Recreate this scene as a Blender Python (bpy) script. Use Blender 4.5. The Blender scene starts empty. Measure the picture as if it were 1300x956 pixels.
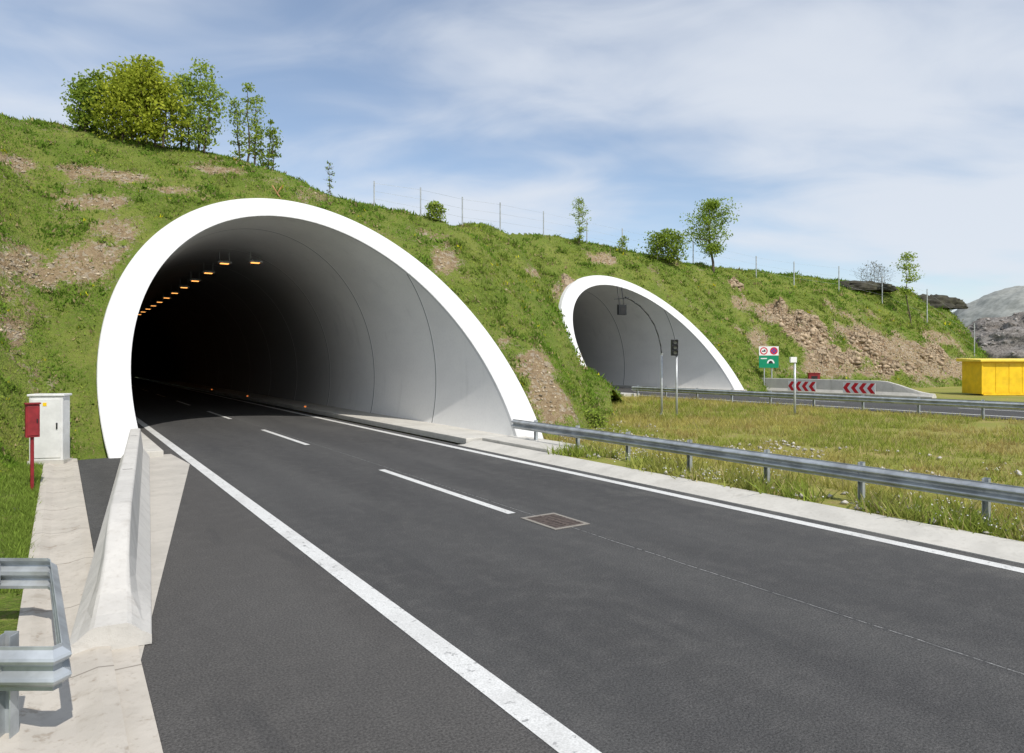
import bpy, math, random
import numpy as np
from mathutils import Vector, Matrix
from mathutils.bvhtree import BVHTree
random.seed(7); rng=np.random.default_rng(11)
SC=bpy.context.scene; COL=SC.collection
F=867.; H=2.75
TH=math.atan(574/867.); c,s=math.cos(TH),math.sin(TH)
def W(p,t,z=0.): return (p*c-t*s, p*s+t*c, z)
def at(x,y,Y): return Vector(((x-650)/F*Y, Y, H+(459-y)/F*Y))
# ------------------------------------------------------------------ materials
class NT:
    def __init__(self,name):
        self.m=bpy.data.materials.new(name); self.m.use_nodes=True
        self.t=self.m.node_tree; self.b=self.t.nodes['Principled BSDF']
    def n(self,typ,**k):
        o=self.t.nodes.new(typ)
        for a,v in k.items(): setattr(o,a,v)
        return o
    def l(self,a,b): self.t.links.new(a,b)
    def val(self,sock,v):
        if isinstance(v,(int,float)): sock.default_value=v
        elif isinstance(v,(tuple,list)): sock.default_value=(*v,1) if len(v)==3 and sock.type=='RGBA' else v
        else: self.l(v,sock)
    def coord(self,kind='Object'):
        return self.n('ShaderNodeTexCoord').outputs[kind]
    def mapp(self,v,scale=(1,1,1)):
        o=self.n('ShaderNodeMapping'); o.inputs['Scale'].default_value=scale; self.l(v,o.inputs['Vector']); return o.outputs[0]
    def noise(self,v,scale,detail=4,rough=.55,dist=0):
        o=self.n('ShaderNodeTexNoise'); self.l(v,o.inputs['Vector'])
        o.inputs['Scale'].default_value=scale;o.inputs['Detail'].default_value=min(detail,4.5);o.inputs['Roughness'].default_value=rough;o.inputs['Distortion'].default_value=dist
        return o.outputs['Fac']
    def vor(self,v,scale,out='Distance',feature='F1'):
        o=self.n('ShaderNodeTexVoronoi',feature=feature); self.l(v,o.inputs['Vector']); o.inputs['Scale'].default_value=scale
        return o.outputs[out]
    def math(self,op,a,b=0.,cc=None,clamp=False):
        o=self.n('ShaderNodeMath',operation=op); o.use_clamp=clamp
        self.val(o.inputs[0],a); self.val(o.inputs[1],b)
        if cc is not None: self.val(o.inputs[2],cc)
        return o.outputs[0]
    def ramp(self,f,lo,hi,a=0.,b=1.):
        o=self.n('ShaderNodeMapRange'); o.interpolation_type='SMOOTHSTEP'
        self.val(o.inputs[0],f); o.inputs[1].default_value=lo;o.inputs[2].default_value=hi;o.inputs[3].default_value=a;o.inputs[4].default_value=b
        return o.outputs[0]
    def mix(self,f,a,b,blend='MIX'):
        o=self.n('ShaderNodeMix',data_type='RGBA',blend_type=blend)
        self.val(o.inputs[0],f); self.val(o.inputs[6],a); self.val(o.inputs[7],b); return o.outputs[2]
    def bump(self,h,strength=.3,dist=.02):
        o=self.n('ShaderNodeBump'); o.inputs['Strength'].default_value=strength;o.inputs['Distance'].default_value=dist
        self.l(h,o.inputs['Height']); self.l(o.outputs[0],self.b.inputs['Normal'])
    def base(self,v): self.val(self.b.inputs['Base Color'],v)
    def set(self,rough=None,metal=None,spec=None):
        if rough is not None: self.val(self.b.inputs['Roughness'],rough)
        if metal is not None: self.b.inputs['Metallic'].default_value=metal
        if spec is not None: self.b.inputs['Specular IOR Level'].default_value=spec
        return self.m
def simple(name,col,rough=.6,metal=0,var=.25,scale=6,bump=0,dirt=None,spec=.4):
    n=NT(name); v=n.coord()
    a=n.noise(v,scale,4,.6)
    f=n.ramp(a,.3,.7,1-var,1+var*.4)
    col2=tuple(col)
    g=n.n('ShaderNodeCombineColor'); 
    for i in range(3): n.l(n.math('MULTIPLY',f,col2[i]),g.inputs[i])
    o=g.outputs[0]
    if dirt:
        d=n.ramp(n.noise(v,scale*.4,4,.65),.5,.72)
        o=n.mix(n.math('MULTIPLY',d,dirt[1]),o,dirt[0])
    n.base(o)
    if bump: n.bump(n.noise(v,scale*12,3),bump,.01)
    return n.set(rough,metal,spec)
def attrmat(name,rough=.7,transl=.35,spec=.2):
    n=NT(name); a=n.n('ShaderNodeAttribute',attribute_name='col')
    df=n.n('ShaderNodeBsdfDiffuse'); n.l(a.outputs['Color'],df.inputs[0]); out=n.t.nodes['Material Output']
    if transl:
        tr=n.n('ShaderNodeBsdfTranslucent'); n.l(a.outputs['Color'],tr.inputs[0])
        mx=n.n('ShaderNodeMixShader'); mx.inputs[0].default_value=transl
        n.l(df.outputs[0],mx.inputs[1]); n.l(tr.outputs[0],mx.inputs[2]); n.l(mx.outputs[0],out.inputs[0])
    else: n.l(df.outputs[0],out.inputs[0])
    n.t.nodes.remove(n.b)
    return n.m
M={}
def asphalt(name,main=True):
    n=NT(name); v=n.coord(); sep=n.n('ShaderNodeSeparateXYZ'); n.l(v,sep.inputs[0]); p,t=sep.outputs[0],sep.outputs[1]
    big=n.noise(n.mapp(v,(1,.2,1)),.5,4,.6); mid=n.noise(v,3.4,4,.7); fine=n.noise(v,48,3,.75); grit=n.vor(v,70)
    base=n.mix(n.ramp(big,.35,.65),(.059,.058,.057),(.076,.075,.073))
    base=n.mix(n.ramp(mid,.42,.72,0,.5),base,(.097,.094,.09))
    if main:
        base=n.mix(n.ramp(p,2.85,2.95,.35,0),base,(.095,.087,.079))
        for pc_ in (4.1,5.9,7.9,9.7):
            d=n.math('ABSOLUTE',n.math('SUBTRACT',p,pc_))
            base=n.mix(n.ramp(d,.1,.7,.22,0),base,(.046,.046,.047))
        wob=n.math('MULTIPLY',n.math('SUBTRACT',n.noise(n.mapp(v,(.01,1,1)),.6,3),.5),.08)
        d=n.math('ABSOLUTE',n.math('SUBTRACT',n.math('ADD',p,wob),7.08))
        base=n.mix(n.ramp(d,.02,.06,.4,0),base,(.03,.03,.031))
        seam=n.math('MULTIPLY',n.ramp(d,.005,.014,1,0),n.ramp(n.noise(n.mapp(v,(1,9,1)),1.3,4),.34,.55))
        base=n.mix(n.math('MULTIPLY',seam,.75),base,(.3,.3,.29))
        st=n.noise(n.mapp(v,(2.2,.35,1)),.8,3,.5); base=n.mix(n.ramp(st,.60,.68,0,.3),base,(.042,.042,.043))
        du=n.noise(v,1.1,4,.7); base=n.mix(n.math('MULTIPLY',n.ramp(p,8.5,11,0,.5),n.ramp(du,.45,.65)),base,(.13,.125,.115))
    dark=n.ramp(fine,.3,.7,.55,1.4)
    sp=n.ramp(grit,.0,.25,1.8,1.)
    k=n.math('MULTIPLY',dark,sp)
    mul=n.n('ShaderNodeVectorMath',operation='SCALE'); n.l(base,mul.inputs[0]); n.l(k,mul.inputs['Scale'])
    n.base(mul.outputs[0])
    n.bump(n.math('ADD',fine,grit),.6,.008)
    n.set(.86,0,.25)
    return n.m
M['asphalt']=asphalt('asphalt'); M['asphalt2']=asphalt('asphalt_far',False)
def paint():
    n=NT('road_paint'); v=n.coord()
    w=n.ramp(n.noise(v,9,4,.7),.57,.69,0,.75); f=n.noise(v,60,3); e=n.ramp(n.noise(v,1.2,4,.6),.45,.65,0,.35)
    o=n.mix(w,n.mix(n.ramp(f,.3,.7),(.52,.52,.5),(.7,.7,.68)),(.13,.13,.13)); o=n.mix(e,o,(.42,.41,.39))
    n.base(o); return n.set(.6,0,.4)
M['paint']=paint()
def concrete(name,col,dark,scale=1.0,stain=.5,crack=False):
    n=NT(name); v=n.coord()
    a=n.noise(v,1.3*scale,4,.65); b=n.noise(v,14*scale,4,.6); d=n.noise(n.mapp(v,(3,3,.4)),1.1*scale,4,.6)
    o=n.mix(n.ramp(a,.35,.7),col,tuple(x*.85 for x in col))
    o=n.mix(n.ramp(b,.5,.78,0,.35),o,dark)
    o=n.mix(n.ramp(d,.55,.75,0,stain),o,dark)
    if crack:
        sp=n.n('ShaderNodeSeparateXYZ');n.l(v,sp.inputs[0])
        ph=n.math('ABSOLUTE',n.math('SUBTRACT',n.math('FRACT',n.math('DIVIDE',sp.outputs[1],2.0)),.5))
        o=n.mix(n.ramp(ph,.004,.009,.6,0),o,(.12,.1,.08))
        o=n.mix(n.ramp(n.noise(v,3.5,4.5,.75),.58,.66,0,.5),o,(.26,.21,.16))
    n.base(o); n.bump(n.math('ADD',b,n.noise(v,70,2)),.3,.01); return n.set(.85,0,.3)
M['kerb']=concrete('kerb_concrete',(.54,.52,.47),(.32,.3,.26),stain=.4)
M['barrier']=concrete('barrier_concrete',(.56,.54,.5),(.34,.31,.27),1.2,.4)
M['apron']=concrete('apron_concrete',(.48,.45,.4),(.3,.27,.23),.8,.4)
M['channel']=concrete('channel_concrete',(.5,.46,.4),(.28,.24,.19),1,.45,True)
M['iron_frame']=concrete('worn_frame_concrete',(.26,.24,.21),(.14,.12,.1),3,.6)
def ringmat():
    n=NT('white_paint_concrete'); v=n.coord()
    a=n.noise(v,1.6,4,.7); d=n.noise(n.mapp(v,(4,4,.5)),1.5,4,.6)
    o=n.mix(n.ramp(a,.4,.75,0,.6),(.65,.65,.64),(.56,.56,.545)); o=n.mix(n.ramp(d,.52,.75,0,.4),o,(.46,.45,.42))
    n.base(o); n.bump(n.noise(v,30,3),.2,.012); return n.set(.7,0,.3)
M['ring']=ringmat()
def lining():
    n=NT('tunnel_lining_concrete'); v=n.coord(); sep=n.n('ShaderNodeSeparateXYZ'); n.l(v,sep.inputs[0]); y=sep.outputs[1]; z=sep.outputs[2]
    a=n.noise(n.mapp(v,(1,.5,1)),.5,4,.6); b=n.noise(v,10,4,.6); st=n.noise(n.mapp(v,(1.2,1.2,.25)),1.2,4,.6)
    o=n.mix(n.ramp(a,.35,.65),(.87,.86,.83),(.81,.80,.775))
    o=n.mix(n.ramp(b,.45,.7,0,.2),o,(.68,.67,.65)); o=n.mix(n.ramp(st,.56,.75,0,.3),o,(.6,.59,.57))
    inner=n.ramp(y,11.4,26,0,.8)  # fading daylight put into the lining colour, darker with depth
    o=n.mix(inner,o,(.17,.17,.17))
    ph=n.math('ABSOLUTE',n.math('SUBTRACT',n.math('FRACT',n.math('DIVIDE',n.math('SUBTRACT',y,1.7),6.7)),.5))
    o=n.mix(n.ramp(ph,.0045,.009,.7,0),o,(.95,.95,.93))
    ph2=n.math('ABSOLUTE',n.math('SUBTRACT',n.math('FRACT',n.math('DIVIDE',n.math('SUBTRACT',y,1.79),6.7)),.5))
    o=n.mix(n.ramp(ph2,.0035,.006,.9,0),o,(.1,.1,.1))
    n.base(o); n.bump(b,.12,.01); return n.set(.55,0,.45)
M['lining']=lining()
M['steel']=simple('galvanised_steel',(.47,.5,.52),.42,.5,.3,3,0,((.33,.3,.25),.3))
M['pole']=simple('pole_steel',(.5,.52,.53),.45,.4,.2,4)
M['cabinet']=simple('cabinet_paint',(.68,.68,.66),.5,0,.12,3,0,((.5,.47,.4),.35))
M['red']=simple('red_paint',(.26,.02,.025),.5,0,.3,5)
M['redbright']=simple('sign_red',(.6,.015,.025),.45,0,.1,5)
M['white']=simple('sign_white',(.8,.8,.78),.5,0,.06,5)
M['green']=simple('sign_green',(.0,.25,.12),.45,0,.1,5)
M['blue']=simple('sign_blue',(.03,.08,.35),.45,0,.1,5)
M['yellow']=simple('yellow_paint',(.85,.55,.015),.45,0,.15,2,0,((.6,.4,.05),.3))
M['yellowroof']=simple('yellow_roof_paint',(.88,.66,.08),.5,0,.15,2)
M['black']=simple('black_plastic',(.015,.016,.017),.5,0,.2,5)
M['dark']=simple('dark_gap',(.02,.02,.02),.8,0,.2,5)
M['rust']=simple('rusty_iron',(.105,.08,.068),.8,.1,.4,14,.3)
M['wood']=simple('weathered_wood',(.4,.22,.1),.8,0,.3,8)
M['bark']=simple('bark',(.11,.085,.06),.9,0,.4,9,.5)
M['tarp']=simple('dark_heap',(.045,.042,.03),.9,0,.5,2,.5,((.1,.1,.055),.5))
M['leaf']=attrmat('leaves',transl=.45); M['grass']=attrmat('grass_blades',transl=.4)
M['stone']=attrmat('stones',transl=0)
M['glass']=simple('smoked_lens',(.25,.25,.24),.2,0,.1,5)
def emis(name,col,st):
    n=NT(name); n.base(col); n.b.inputs['Emission Color'].default_value=(*col,1); n.b.inputs['Emission Strength'].default_value=st; return n.m
M['lamp']=emis('sodium_lamp',(1.,.42,.1),2.2); M['redglow']=emis('red_reflector_glow',(1,.02,.02),1.2); M['orglow']=emis('amber_reflector_glow',(1,.25,.02),.7)  # red and amber are reflector lenses; their glint is put in as emission
def soilmat(name,kind):
    n=NT(name); v=n.coord()
    A=n.n('ShaderNodeAttribute',attribute_name='soil'); m=A.outputs['Fac']
    R=n.n('ShaderNodeAttribute',attribute_name='rock'); r=R.outputs['Fac']
    a=n.noise(v,.45,4,.65); b=n.noise(v,2.6,4.5,.7); f=n.noise(v,13,4,.7); pe=n.vor(v,7,'Color'); pb=n.n('ShaderNodeRGBToBW'); n.l(pe,pb.inputs[0])
    g=n.mix(n.ramp(a,.35,.65),(.15,.22,.032),(.23,.27,.055))
    g=n.mix(n.ramp(b,.45,.65,0,.5),g,(.11,.16,.03)); g=n.mix(n.ramp(f,.5,.66,0,.55),g,(.26,.2,.1))
    so=n.mix(n.ramp(b,.35,.65),(.39,.29,.17),(.27,.19,.11)); so=n.mix(n.ramp(f,.45,.7,0,.55),so,(.47,.385,.26)); so=n.mix(n.ramp(pb.outputs[0],.62,.75,0,.45),so,(.52,.47,.39))
    so=n.mix(n.ramp(f,.42,.3,0,.65),so,(.12,.085,.05))
    cell=n.vor(v,1.3,'Color'); bw=n.n('ShaderNodeRGBToBW'); n.l(cell,bw.inputs[0])
    ro=n.mix(n.ramp(bw.outputs[0],.2,.8),(.5,.4,.28),(.33,.24,.155)); ro=n.mix(n.ramp(f,.5,.7,0,.8),ro,(.1,.075,.055))
    ro=n.mix(n.ramp(b,.45,.65,0,.5),ro,(.44,.29,.16))
    ce=n.vor(v,1.3,'Distance','DISTANCE_TO_EDGE'); ro=n.mix(n.ramp(ce,.01,.06,.7,0),ro,(.08,.06,.04))
    edge=n.math('ADD',m,n.math('MULTIPLY',n.math('SUBTRACT',f,.5),1.0))
    edge=n.math('ADD',edge,n.math('MULTIPLY',n.math('SUBTRACT',b,.5),1.2))
    o=n.mix(n.ramp(edge,.33,.6),g,so)
    e2=n.math('ADD',r,n.math('MULTIPLY',n.math('SUBTRACT',b,.5),.8))
    o=n.mix(n.ramp(e2,.45,.6),o,ro)
    n.base(o); n.bump(n.math('ADD',n.math('ADD',f,n.math('MULTIPLY',b,2)),n.math('MULTIPLY',bw.outputs[0],r)),.9,.18); return n.set(.95,0,.15)
M['hill']=soilmat('hill_soil_and_grass','hill')
def meadowmat():
    n=NT('meadow_ground'); v=n.coord(); a=n.noise(v,.25,4,.65); b=n.noise(v,1.7,4,.7); f=n.noise(v,16,4,.7)
    g=n.mix(n.ramp(a,.35,.65),(.24,.26,.055),(.32,.28,.09)); g=n.mix(n.ramp(b,.5,.68,0,.6),g,(.32,.22,.12)); g=n.mix(n.ramp(f,.4,.7,0,.5),g,(.14,.16,.04))
    n.base(g); n.bump(f,.8,.05); return n.set(.95,0,.1)
M['meadow']=meadowmat()
M['ground']=simple('far_ground',(.13,.15,.05),.95,0,.4,.2)
def rubble():
    n=NT('rubble'); v=n.coord(); a=n.noise(v,.12,4,.7); b=n.noise(v,2.6,4.5,.85); d=n.vor(v,1.1,'Color'); bw=n.n('ShaderNodeRGBToBW'); n.l(d,bw.inputs[0])
    o=n.mix(n.ramp(b,.38,.62),(.12,.11,.1),(.28,.255,.23)); o=n.mix(n.ramp(a,.48,.62,0,.6),o,(.25,.21,.175)); o=n.mix(n.ramp(bw.outputs[0],.62,.72,0,.5),o,(.34,.32,.3)); n.base(o)
    n.bump(b,.7,.5); return n.set(.95,0,.1)
M['rubble']=rubble(); M['mound']=simple('gravel_mound',(.29,.30,.275),.95,0,.25,.5,.2)
# ------------------------------------------------------------------ mesh builder
class MB:
    def __init__(s_): s_.v=[];s_.f=[];s_.mi=[]
    def add(s_,vs,fs,mi=0):
        o=len(s_.v); s_.v+= [tuple(q) for q in vs]; s_.f+=[tuple(i+o for i in q) for q in fs]; s_.mi+=[mi]*len(fs); return s_
    def box(s_,cx,cy,cz,lx,ly,lz,rz=0,mi=0):
        R=Matrix.Rotation(rz,3,'Z'); vs=[]
        for z in (-.5,.5):
            for x,y in ((-.5,-.5),(.5,-.5),(.5,.5),(-.5,.5)):
                q=R@Vector((x*lx,y*ly,0)); vs.append((cx+q.x,cy+q.y,cz+z*lz))
        return s_.add(vs,[(3,2,1,0),(4,5,6,7),(0,1,5,4),(1,2,6,5),(2,3,7,6),(3,0,4,7)],mi)
    def tube(s_,a,b,r0,r1=None,n=8,cap=True,mi=0):
        a,b=Vector(a),Vector(b); r1=r0 if r1 is None else r1; d=(b-a).normalized()
        u=d.orthogonal().normalized(); w=d.cross(u); vs=[]
        for q,r in ((a,r0),(b,r1)):
            for i in range(n):
                an=2*math.pi*i/n; vs.append(q+(u*math.cos(an)+w*math.sin(an))*r)
        fs=[(i,(i+1)%n,n+(i+1)%n,n+i) for i in range(n)]
        if cap: fs+=[tuple(range(n))[::-1],tuple(range(n,2*n))]
        return s_.add(vs,fs,mi)
    def loft(s_,rows,closed=False,mi=0):
        k=len(rows[0]); vs=[q for r in rows for q in r]; fs=[]
        for i in range(len(rows)-1):
            for j in range(k if closed else k-1):
                j2=(j+1)%k; fs.append((i*k+j,i*k+j2,(i+1)*k+j2,(i+1)*k+j))
        return s_.add(vs,fs,mi)
    def build(s_,name,mats,parent=None,smooth=False,bevel=0,label=None):
        me=bpy.data.meshes.new(name); me.from_pydata(s_.v,[],s_.f); 
        if not isinstance(mats,(list,tuple)): mats=[mats]
        for m in mats: me.materials.append(m)
        for p_,i in zip(me.polygons,s_.mi): p_.material_index=i; p_.use_smooth=smooth
        me.update(); o=bpy.data.objects.new(name,me); COL.objects.link(o)
        if parent: o.parent=parent
        if label: o['label']=label
        if bevel:
            b=o.modifiers.new('bevel','BEVEL'); b.width=bevel; b.segments=2; b.limit_method='ANGLE'
        return o
def thing(name,label,cat,loc=(0,0,0),rz=0,group=None):
    o=bpy.data.objects.new(name,None); COL.objects.link(o); o.location=loc; o.rotation_euler=(0,0,rz); o.empty_display_size=.2
    o['label']=label;o['category']=cat
    if group:o['group']=group
    return o
def tag(o,label,cat,group=None,kind=None):
    o['label']=label;o['category']=cat
    if group:o['group']=group
    if kind:o['kind']=kind
    return o
def struct(o,label=None,cat=None):
    o['kind']='structure'
    if label:o['label']=label
    if cat:o['category']=cat
    return o
# ------------------------------------------------------------------ noise in numpy
def vnoise(x,y,seed=0):
    xi=np.floor(x).astype(np.int64);yi=np.floor(y).astype(np.int64);xf=x-xi;yf=y-yi
    u=xf*xf*(3-2*xf);v=yf*yf*(3-2*yf)
    def h(a,b):
        n=(a*374761393+b*668265263+seed*1442695041)&0xffffffff
        n=((n^(n>>13))*1274126177)&0xffffffff
        return ((n^(n>>16))&0xffff)/65535.
    return (h(xi,yi)*(1-u)+h(xi+1,yi)*u)*(1-v)+(h(xi,yi+1)*(1-u)+h(xi+1,yi+1)*u)*v
def fbm(x,y,sc,o=5,seed=0):
    a=0;amp=.5;tot=0
    for i in range(o):
        a=a+amp*vnoise(x*sc+17.3*i,y*sc-9.1*i,seed+i);tot+=amp;amp*=.5;sc*=2.03
    return a/tot
def smin(a,b,k):
    h=np.clip(.5+.5*(b-a)/k,0,1); return b*(1-h)+a*h-k*h*(1-h)
def sst(a,b,x):
    q=np.clip((x-a)/(b-a),0,1); return q*q*(3-2*q)
# ------------------------------------------------------------------ hill terrain
T1=dict(pc=7.454,zc=1.943,R=6.52,rz=1.18,w=.889,t0=20.38,k=.963,m=-.262,l=(7,12),r=(7,11.5))
T2=dict(pc=38.77,zc=2.018+.1,R=6.7,rz=1.20,w=.889,t0=36.2,k=.84,m=-.244,l=(11,17.5),r=(7,11.5))
cols=[((-34,-6),(-50,6),9),((-17,5),(-34,15),10),((-9.7,9.6),(-25,24),11.8),((-9.2,12),(-21,28),12.9),((-11.2,14.8),(-19.6,32),13.8),
((-13.1,18.3),(-15.8,32),13.3),((-11.5,20),(-11.4,32),12.1),((-5,21.5),(-8.6,34),11.0),((1.2,23),(-5.4,36),10.7),((3.0,27.5),(-.5,43),11.4),
((4.3,33),(1.2,52),13.0),((5.0,39),(3.5,60),14.3),((8,46),(8.2,65),14.4),((13,51),(12.4,67),13.9),((19,54),(17.3,68),13.2),((22.5,58),(24.9,72),12.6),((29,61),(35.5,77),12.25),((38,64),(47.3,82),11.9),
((44,68),(52,85),9.5),((49,70),(57,87),7.0),((57,74),(66,90),3.0),((66,80),(74,95),1.0)]
TG=np.array([(-300,130),(-100,140),(0,148),(90,159),(200,184),(300,199),(370,224),(420,249),(480,262),(560,279),(640,291),(700,299),(760,310),(800,319),(870,333),(950,343),(1050,354),(1150,368),(1172,380),(1200,389),(1225,414),(1245,447),(1290,470)],float)
NCOL=600
A=np.array([[*a,*b,z] for a,b,z in cols],float); u=np.linspace(0,len(cols)-1,NCOL)
Cc=np.stack([np.interp(u,np.arange(len(cols)),A[:,i]) for i in range(5)],1)
K=19
def smooth1(a,K):
    pad=np.pad(a,(K//2,K//2),'edge'); return np.convolve(pad,np.ones(K)/K,'valid')
Cc=np.stack([smooth1(Cc[:,i],K) for i in range(5)],1)
S=np.concatenate([np.linspace(-.12,1.0,140),1+np.linspace(.012,1,34)**1.6])
nr=len(S)
toe=Cc[:,None,:2];cr=Cc[:,None,2:4]
d=(cr-toe);L=np.linalg.norm(d,axis=2,keepdims=True);dn=d/L
s_=S[None,:,None]
pos=np.where(s_<=1,toe+d*s_,cr+dn*(s_-1)*45)
X=pos[...,0];Y=pos[...,1];ss=np.broadcast_to(S[None],X.shape)
P=X*c+Y*s;T=-X*s+Y*c
g=smin(ss*1.1,np.ones_like(ss)*1.0,.22)
for q in (T1,T2):
    dp=P-q['pc']
    q['w_']=np.where(dp<0,1-sst(*q['l'],-dp),1-sst(*q['r'],dp))
wt=np.maximum(T1['w_'],T2['w_'])
amp=(1-.7*wt)*sst(-.02,.1,ss)
NZ=amp*((fbm(X,Y,.35,4,3)-.5)*.8+(fbm(X,Y,1.6,4,9)-.5)*.45)
MOUND=2.55*np.exp(-(((X-3.7)/2.35)**2+((Y-38)/4.2)**2))+.25*(fbm(X,Y,.8,4,19)-.5)*np.exp(-((X-4)**2+(Y-38)**2)/20)
def heights(z1):
    zc=z1[:,None]
    Z=zc*g+np.where(ss>1,-(ss-1)*3.5,0)
    for q in (T1,T2):
        zp=(T-.42-q['t0']-q['m']*(P-q['pc']))/q['k']
        zp=np.maximum(zp,-1.0)
        zp=smin(zp,zc+0*zp,1.6)
        w=q['w_']
        Z=Z*(1-w)+np.where(ss>1,np.minimum(zp,zc-(ss-1)*3.5),zp)*w
    Z=Z+NZ-.35*sst(.04,-.1,ss)
    Z=-smin(-Z,-(MOUND-.1),.5)
    return np.maximum(Z,-.6)
z1=Cc[:,4].copy()
ok=(Y>5)
for it in range(6):
    Z=heights(z1)
    px=650+F*X/np.maximum(Y,1);py=459-F*(Z-H)/np.maximum(Y,1)
    bins=np.arange(-300,1330,6.);bi=((px+300)/6).astype(int)
    mn=np.full(len(bins),1e4);m_=ok&(bi>=0)&(bi<len(bins));np.minimum.at(mn,bi[m_],py[m_])
    good=mn<1e3
    cpx=650+F*Cc[:,2]/np.maximum(Cc[:,3],1)
    cur=np.interp(cpx,bins[good]+3,smooth1(mn[good],5));tg=np.interp(cpx,TG[:,0],TG[:,1])
    dz=np.clip((cur-tg)*Cc[:,3]/F,-2,2)*((cpx>-50)&(cpx<1290))
    z1=np.clip(z1+smooth1(dz,15)*.8,.8,18)
i0=int(np.argmax(cpx>0)); z1[:i0]=np.minimum(z1[:i0],z1[i0])
Z=heights(z1)
verts=np.stack([X,Y,Z],2).reshape(-1,3)
idx=np.arange(NCOL*nr).reshape(NCOL,nr)
quads=np.stack([idx[:-1,:-1],idx[1:,:-1],idx[1:,1:],idx[:-1,1:]],2).reshape(-1,4)
cen=verts[quads].mean(1);cp=cen[:,0]*c+cen[:,1]*s
ct=-cen[:,0]*s+cen[:,1]*c
keep=np.ones(len(quads),bool)
for q in (T1,T2):
    inside=((cp-q['pc'])/(q['R']-.4))**2+((cen[:,2]-q['zc'])/(q['R']*q['rz']-.4))**2<1
    keep&=~(inside&(ct<q['t0']+25))
quads=quads[keep]
bvh=BVHTree.FromPolygons([Vector(v) for v in verts],[tuple(int(i) for i in q) for q in quads])
cam0=Vector((0,0,H))
def hit(px,py,tries=60):
    for i in range(tries):
        dr=Vector(((px-650)/F,1,(459-py)/F)).normalized()
        r=bvh.ray_cast(cam0,dr)
        if r[0] is not None: return r[0]
        py+=1.5
    return at(px,py,60)
soil=np.zeros(len(verts));rock=np.zeros(len(verts))
def blob(arr,px,py,rx,ry=None,st=1.):
    h=hit(px,py); r=rx*h.y/F; rz_=(ry or rx)*h.y/F
    dd=((verts[:,0]-h.x)**2+(verts[:,1]-h.y)**2*.35)/(r*r)+((verts[:,2]-h.z)/rz_)**2
    np.maximum(arr,st*np.exp(-dd*.8),out=arr)
for b in [(25,205,35,10,.85),(90,212,35,8,.75),(150,222,45,9,.8),(215,240,35,8,.7),(130,255,28,12,.75),(110,320,32,42,.95),(140,290,30,22,.85),(60,350,20,16,.7),(20,420,14,16,.6),(15,330,18,20,.65),(280,215,35,7,.65),
 (565,330,14,18,.85),(600,352,12,12,.65),(640,430,18,18,.85),(672,465,20,22),(690,500,20,28),(700,530,22,16,.9),(680,345,24,11,.85),(710,370,15,18,.9),(770,330,24,7,.7),(735,455,12,18,.75),(755,510,15,15,.6),
 (940,385,22,10,.75),(985,400,26,15,.9),(1110,440,60,28),(1180,455,60,22),(1190,430,36,10),(1080,400,26,8,.7),(960,430,22,18,.75),(1215,465,40,14),(1050,470,60,10)]: blob(soil,*b)
for b in [(1020,425,38,30),(985,390,22,16,.9),(1060,455,45,14,.9),(1100,440,34,20,.9),(935,365,18,9,.8),(1140,465,45,9,.8),(1185,450,30,12,.8),(720,360,14,12,.7)]: blob(rock,*b)
n1=fbm(verts[:,0],verts[:,1],.7,4,31)
soil=np.clip(soil*.9+(n1-.5)*1.35+.08,0,1); rock=np.clip(rock*1.15+(n1-.5)*.3,0,1)
rid=1-np.abs(fbm(verts[:,0]+verts[:,2],verts[:,1]-verts[:,2],.6,4,77)*2-1)
verts[:,2]+=rock*(rid-.75)*4.5
verts[:,2]-=.1*soil*fbm(verts[:,0],verts[:,1],2.5,3,55)*2
me=bpy.data.meshes.new('hill');me.from_pydata(verts.tolist(),[],quads.tolist());me.materials.append(M['hill'])
for nm_,ar in (('soil',soil),('rock',rock)):
    at_=me.attributes.new(nm_,'FLOAT','POINT');at_.data.foreach_set('value',ar.astype(np.float32))
me.polygons.foreach_set('use_smooth',[bool(x) for x in (rock[quads].mean(1)<.45)]);me.update()
hill=bpy.data.objects.new('hill',me);COL.objects.link(hill);struct(hill,'grassy hillside cut above both tunnel portals','hill')
bvh=BVHTree.FromPolygons([Vector(v) for v in verts],[tuple(int(i) for i in q) for q in quads])
# ------------------------------------------------------------------ ground and roads
b=MB();b.add([(-3000,-3000,-.35),(3000,-3000,-.35),(3000,3000,-.35),(-3000,3000,-.35)],[(0,1,2,3)]);struct(b.build('ground',M['ground']))
def sheet(name,mat,pts,z,holder=None):
    b=MB();b.add([(p,t,z) for p,t in pts],[tuple(range(len(pts)))]);o=b.build(name,mat,holder)
    if holder is None:o.rotation_euler=(0,0,TH)
    return o
def strip(name,mat,p0,p1,t0,t1,z,step=2.5,parent=None):
    b=MB();n=max(1,int((t1-t0)/step));b.loft([[(p0,t0+(t1-t0)*i/n,z),(p1,t0+(t1-t0)*i/n,z)] for i in range(n+1)]);
    b.f=[f[::-1] for f in b.f]
    o=b.build(name,mat,parent)
    if parent is None:o.rotation_euler=(0,0,TH)
    return o
road=struct(strip('main_road',M['asphalt'],-3.0,11.0,-25,150,0.0),'dark asphalt carriageway running into the near tunnel','road')
strip('edge_line',M['paint'],2.92,3.17,-20,150,.005,3,road); strip('edge_line',M['paint'],10.43,10.66,-20,150,.005,3,road)
for i in range(9): strip('lane_dash',M['paint'],6.73,6.9,10.3+12.2*i,16.3+12.2*i,.005,3,road)
road2=struct(strip('far_road',M['asphalt2'],33.7,48.5,-60,160,.3,3),'second asphalt carriageway running into the far tunnel','road')
strip('edge_line',M['paint'],35.0,35.25,-60,160,.306,3,road2); strip('edge_line',M['paint'],43.6,43.85,-60,160,.306,3,road2)
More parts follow.
